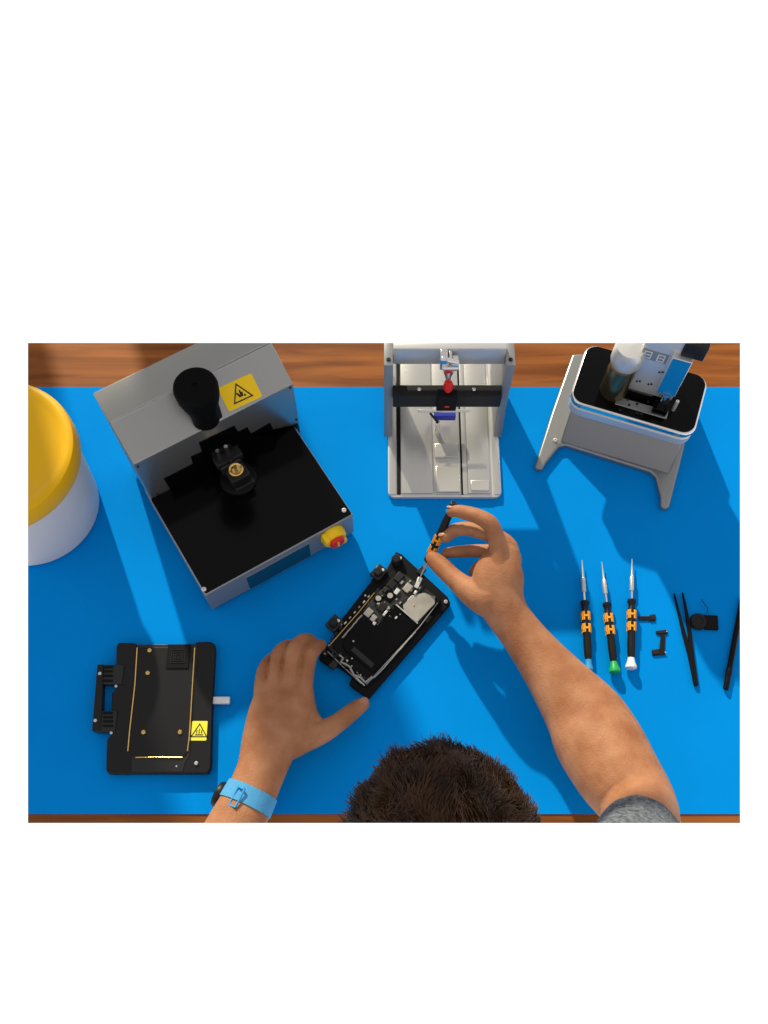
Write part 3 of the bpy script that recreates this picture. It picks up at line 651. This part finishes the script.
# head, tipped forward: face looks down towards the phone
tilt = Matrix.Translation(HC) @ Matrix.Rotation(math.radians(-48), 4, 'X')
hd0 = MB()
hd0.sphere((0, -.010, .018), .076, (.98, 1.18, 1.02), 40)            # skull (local: y forward, z up)
hd0.sphere((0, .030, -.045), .052, (.98, .92, 1.05), 30)              # jaw
hd0.sphere((0, .062, -.088), .018, (1.2, .8, .8), 18)                 # chin
hd0.lathe([(.006, 0), (.011, .016), (.014, .034), (.010, .040)], (0, .078, .010), (0, .28, -1), 16)   # nose
hd0.sphere((0, .077, -.056), .014, (1.5, .6, .45), 16)                # lips
for sx in (-1, 1):
    hd0.sphere((sx*.033, .072, .018), .014, (1.5, .5, .6), 16)        # brow
    hd0.sphere((sx*.036, .066, -.026), .018, (1, .6, 1), 16)          # cheek
    hd0.sphere((sx*.077, -.005, -.015), .026, (.3, .65, 1.1), 16)     # ear
bmesh.ops.transform(hd0.bm, matrix=tilt, verts=hd0.bm.verts)
tmp = bpy.data.meshes.new('t'); hd0.bm.to_mesh(tmp); hd0.bm.free(); body.bm.from_mesh(tmp); bpy.data.meshes.remove(tmp)
bmesh.ops.transform(body.bm, matrix=pinv, verts=body.bm.verts)
bo = body.build('body', 'skin', person)
rm = bo.modifiers.new('remesh', 'REMESH'); rm.mode = 'VOXEL'; rm.voxel_size = .0017; rm.use_smooth_shade = True
sm = bo.modifiers.new('smooth', 'SMOOTH'); sm.factor = .5; sm.iterations = 5
def pw(m): bmesh.ops.transform(m.bm, matrix=pinv, verts=m.bm.verts); return m
# eyes
for sx in (-1, 1):
    ey = MB().sphere((sx*.031, .066, .0), .0125, n=18); bmesh.ops.transform(ey.bm, matrix=tilt, verts=ey.bm.verts); ex = pw(ey).build('eye', 'eye', person)
    ir = MB().sphere((sx*.031, .0765, -.002), .005, (1, .5, 1), 14); bmesh.ops.transform(ir.bm, matrix=tilt, verts=ir.bm.verts); pw(ir).build('iris', 'iris', ex)
# nails
def nail(c_, d, nrm, L_, w_):
    d = d.normalized(); nrm = (nrm - d*nrm.dot(d)).normalized(); s_ = d.cross(nrm)
    m = MB(); bmesh.ops.create_uvsphere(m.bm, u_segments=20, v_segments=10, radius=1, matrix=Matrix.Translation(c_) @ Matrix((s_*w_, d*L_, nrm*.0016)).transposed().to_4x4())
    pw(m).build('fingernail', 'nail', person)
def px3(t): return P(t[0], t[1], t[2])
vw = (CAM-px3(RT[-1])).normalized()
dT = px3(RT[-1])-px3(RT[-3]); nn_ = (vw+Vector((.45, .30, 0))).normalized(); nail(px3(RT[-1]).lerp(px3(RT[-2]), .45)+nn_*.0118, dT, nn_, .0080, .0064)
dT = px3(LT[-1])-px3(LT[-3]); nail(px3(LT[-1])+Vector((.15, .1, .95)).normalized()*.0088, dT, Vector((.35, -.1, .9)), .0072, .0060)
dT = px3(RI[-1])-px3(RI[-3]); nail(px3(RI[-1])+Vector((-.2, .75, .6)).normalized()*.0074, dT, Vector((-.2, .75, .6)), .0060, .0048)
dT = px3(RM[-1])-px3(RM[-3]); nail(px3(RM[-1])+Vector((-.7, .3, .6)).normalized()*.0076, dT, Vector((-.7, .3, .6)), .0058, .0046)
# watch strap on the left wrist
def cuff(pts_c, grow, n=40):
    rings_o, rings_i = [], []
    raw = [(P(p[0], p[1], p[2]), p[3]/1000, p[4]/1000) for p in pts_c]
    for i, (p, ra, rb) in enumerate(raw):
        d = (raw[min(i+1, len(raw)-1)][0]-raw[max(i-1, 0)][0]).normalized(); s_ = d.cross(Vector((0, 0, 1))).normalized(); u_ = s_.cross(d).normalized()
        mk = lambda g_: [p+s_*(ra+g_)*math.cos(2*PI*k/n)+u_*(rb+g_)*math.sin(2*PI*k/n) for k in range(n)]
        rings_o.append(mk(grow)); rings_i.append(mk(-.004))
    m = MB(); m.ring_loft(rings_o + rings_i[::-1] + [rings_o[0]], cap=False)
    bmesh.ops.remove_doubles(m.bm, verts=m.bm.verts, dist=1e-6); return m
def lerp5(a, b, t): return tuple(a[i]+(b[i]-a[i])*t for i in range(5))
w0 = (244.5, 807, .0455, 33.6, 26.2); w1_ = (253, 790, .0440, 32.0, 23.9)
st = pw(cuff([w0, lerp5(w0, w1_, .5), w1_], .0018)).build('watch_strap', 'strap', person, props={'label': 'pale blue woven watch strap'})
a_ = P(237, 797, .0725); ax = (P(253, 790, .066)-P(244.5, 807, .066)).normalized(); sd = ax.cross(Vector((0, 0, 1))).normalized()
bk = MB(); nb = Matrix.Translation(a_) @ Matrix((sd*1.0, ax, Vector((0, 0, 1)))).transposed().to_4x4() @ Matrix.Rotation(math.radians(-30), 4, 'Y')
for b0, b1 in (((-.0065, -.013, -.001), (-.0045, .013, .0015)), ((.0045, -.013, -.001), (.0065, .013, .0015)), ((-.0065, .011, -.001), (.0065, .013, .0015)), ((-.0065, -.013, -.001), (.0065, -.011, .0015))):
    bk.box(b0, b1)
bmesh.ops.transform(bk.bm, matrix=nb, verts=bk.bm.verts); pw(bk).build('strap_buckle', 'cyan', st, .0005)
wc = P(225, 797, .035)
wb = MB().lathe([(0, 0), (.015, 0), (.017, .003), (.017, .009), (.015, .012), (0, .012)], wc, -sd if sd.x > 0 else sd, 28); pw(wb).build('watch_case', 'black', st, props={'label': 'black watch case'})
# t-shirt sleeve on the right upper arm
s0 = (634, 900, .30, 52, 54); s1 = (636, 862, .215, 48, 50); s2 = (638, 844, .170, 46, 47); s3 = (639, 835, .150, 44, 44)
slv = pw(cuff([s0, s1, s2, s3], .004)).build('tshirt_sleeve', 'tee', person, props={'label': 'grey marl t-shirt sleeve'})
sv = slv.modifiers.new('sub', 'SUBSURF'); sv.levels = sv.render_levels = 3
tx = bpy.data.textures.new('cloth_folds', 'CLOUDS'); tx.noise_scale = .035
dm = slv.modifiers.new('folds', 'DISPLACE'); dm.texture = tx; dm.strength = .006; dm.mid_level = .5
# shirt over shoulders and chest (below the photo's lower edge)
sh = MB(); sh.sphere((TC.x, TC.y-.01, .30), .1, (2.5, 1.25, .85), 32); sh.sphere((TC.x, TC.y-.01, .15), .1, (1.9, 1.4, 2.0), 32)
pw(sh).build('tshirt', 'tee', person)
# hair: shell plus short curly strands
hs = MB(); hs.sphere((0, -.012, .020), .079, (.985, 1.17, .995), 48)
for v in hs.bm.verts:
    nn = noise.noise(v.co*45)*.005 + noise.noise(v.co*120)*.003
    v.co += v.co.normalized()*nn
bmesh.ops.bisect_plane(hs.bm, geom=hs.bm.verts[:]+hs.bm.edges[:]+hs.bm.faces[:], plane_co=(0, .02, -.01), plane_no=(0, .62, -.78), clear_outer=True)
bmesh.ops.transform(hs.bm, matrix=tilt, verts=hs.bm.verts); hairo = pw(hs).build('hair', 'hair', person, props={'label': 'short curly brown hair'})
st_ = bmesh.new(); rnd = random.Random(3)
for i in range(30000):
    v = Vector((rnd.gauss(0, 1), rnd.gauss(0, 1), rnd.gauss(0, 1))).normalized()
    dp_ = rnd.choice((.985, 1.0, 1.04)); p = Vector((v.x*.077*dp_, v.y*.092*dp_-.012, v.z*.078*dp_+.020))
    if .62*(p.y-.02)-.78*(p.z+.01) > 0: continue
    nrm = Vector((v.x/.079, v.y/.094, v.z/.080)).normalized()
    clump = Vector((noise.noise(p*38+Vector((9, 0, 0))), noise.noise(p*38+Vector((0, 7, 3))), noise.noise(p*38+Vector((3, 1, 8)))))*1.2
    lay_ = Vector((0, .50, -.10)) + clump*.8 + Vector((rnd.gauss(0, .14), rnd.gauss(0, .14), rnd.gauss(0, .14)))
    Ls = rnd.uniform(.010, .017); wd = rnd.uniform(.0004, .0008); seg = 4; prev = None
    d = (nrm*.45+lay_).normalized(); q = p.copy(); s_ = d.cross(nrm)
    s_ = s_.normalized() if s_.length > .01 else Vector((1, 0, 0))
    for k in range(seg+1):
        w = wd*(1-.75*k/seg); u_ = d.cross(s_)
        r3 = [st_.verts.new(q+s_*w), st_.verts.new(q-s_*w*.5+u_*w*.8), st_.verts.new(q-s_*w*.5-u_*w*.8)]
        if prev:
            for a in range(3): st_.faces.new((prev[a], prev[(a+1) % 3], r3[(a+1) % 3], r3[a]))
        prev = r3; q = q + d*Ls/seg
        d = (d + lay_*.32 - nrm*.28).normalized()
st_.transform(tilt); m_ = MB(); m_.bm.free(); m_.bm = st_
so = pw(m_).build('hair_curls', 'hair', hairo)

# ------------------------------------------------------------------ build only what the photograph's field of view takes in
bpy.context.view_layer.update()
corners = [ray(28, 343), ray(740, 343), ray(740, 823), ray(28, 823)]
mid = ray(384, 583); planes = []
for i in range(4):
    nn = corners[i].cross(corners[(i+1) % 4]).normalized()
    if nn.dot(mid) < 0: nn = -nn
    planes.append(nn)
dg_ = bpy.context.evaluated_depsgraph_get()
for ob in [x for x in COL.objects if x.type == 'MESH']:
    bb = [ob.matrix_world @ Vector(c_) for c_ in ob.bound_box]
    need = [n_ for n_ in planes if min((b-CAM).dot(n_) for b in bb) < .004]
    if not need: continue
    ev = ob.evaluated_get(dg_); bm = bmesh.new(); bm.from_mesh(ev.to_mesh()); bm.transform(ob.matrix_world)
    if min(min((v.co-CAM).dot(n_) for v in bm.verts) for n_ in need) >= 0: bm.free(); continue
    solid = ob.name.split('.')[0] not in ('hair_curls', 'hair')
    for n_ in need:
        if not bm.verts: break
        r_ = bmesh.ops.bisect_plane(bm, geom=bm.verts[:]+bm.edges[:]+bm.faces[:], plane_co=CAM, plane_no=n_, clear_inner=True, dist=1e-6)
        if solid:
            ed = [g_ for g_ in r_['geom_cut'] if isinstance(g_, bmesh.types.BMEdge)]
            if ed:
                try: bmesh.ops.triangle_fill(bm, edges=ed, use_beauty=True, use_dissolve=False)
                except Exception: pass
    if not bm.faces:
        bm.free(); 
        for ch in children(ob): bpy.data.objects.remove(ch)
        bpy.data.objects.remove(ob); continue
    bm.transform(ob.matrix_world.inverted())
    me = bpy.data.meshes.new(ob.name); bm.to_mesh(me); bm.free()
    for mm in ob.data.materials: me.materials.append(mm)
    if solid: me.set_sharp_from_angle(angle=math.radians(40))
    ob.modifiers.clear(); ob.data = me

# ------------------------------------------------------------------ added unseen wall with openings, placed to shape the sun's shadows
wl = MB().box((-2.6, 1.46, -.10), (-.975, 1.56, 2.4)).box((-.975, 1.46, 1.75), (1.5, 1.56, 2.4)).box((1.5, 1.46, -.10), (2.6, 1.56, 2.4)).box((-.975, 1.46, -.10), (1.5, 1.56, .25)).box((-.775, 1.46, .25), (-.625, 1.56, 1.75))  # last box: added pier, sized to shade the mat around the left hand
M['plaster'] = mat('pale_plaster', (.6, .58, .55), .8)
wl.build('added_shade_wall', 'plaster', smooth=False, props={'kind': 'structure'})
for nm, x0_, x1_ in (('added_window_frame_1', -.975, -.775), ('added_window_frame_2', -.625, 1.5)):  # frames lining the openings of the added wall, out of view
    wf = MB().box((x0_, 1.48, .25), (x0_+.02, 1.54, 1.75)).box((x1_-.02, 1.48, .25), (x1_, 1.54, 1.75)).box((x0_+.02, 1.48, .25), (x1_-.02, 1.54, .28)).box((x0_+.02, 1.48, 1.72), (x1_-.02, 1.54, 1.75)).box((x0_+.02, 1.49, 1.18), (x1_-.02, 1.53, 1.21))
    wf.build(nm, 'white', smooth=False, props={'kind': 'structure'})
# ------------------------------------------------------------------ light
w = bpy.data.worlds.new('room'); scene.world = w; w.use_nodes = True; nt = w.node_tree; N = nt.nodes; Lk = nt.links
tc = N.new('ShaderNodeTexCoord'); sx = N.new('ShaderNodeSeparateXYZ'); Lk.new(tc.outputs['Generated'], sx.inputs[0])
mr = N.new('ShaderNodeMapRange'); mr.inputs['From Min'].default_value = -1; mr.inputs['From Max'].default_value = 1
Lk.new(sx.outputs['Z'], mr.inputs['Value'])
cr = N.new('ShaderNodeValToRGB'); e = cr.color_ramp.elements
e[0].position = .47; e[0].color = (1, 1, 1, 1); e[1].position = .50; e[1].color = (.46, .46, .48, 1)
for pos, col in ((.60, (.62, .61, .63, 1)), (.78, (.68, .66, .67, 1)), (.9, (.55, .53, .53, 1)), (1, (.44, .43, .43, 1))):
    k = e.new(pos); k.color = col
Lk.new(mr.outputs['Result'], cr.inputs['Fac']); Lk.new(cr.outputs['Color'], N['Background'].inputs['Color']); N['Background'].inputs['Strength'].default_value = 1.13
sl = bpy.data.lights.new('sun', 'SUN'); so_ = bpy.data.objects.new('sun', sl); COL.objects.link(so_)
sl.energy = 4.9; sl.color = (1, .90, .68); sl.angle = math.radians(1.2)
EL = math.radians(27); hz = Vector((.37, -1, 0)).normalized()*math.cos(EL); so_.rotation_mode = 'QUATERNION'
so_.rotation_quaternion = Vector((hz.x, hz.y, -math.sin(EL))).to_track_quat('-Z', 'Y')
so_.location = (-.5, 1.5, 1)
vs = scene.view_settings; vs.view_transform = 'Standard'; vs.look = 'None'; vs.gamma = 1; vs.exposure = 0; vs.use_curve_mapping = False
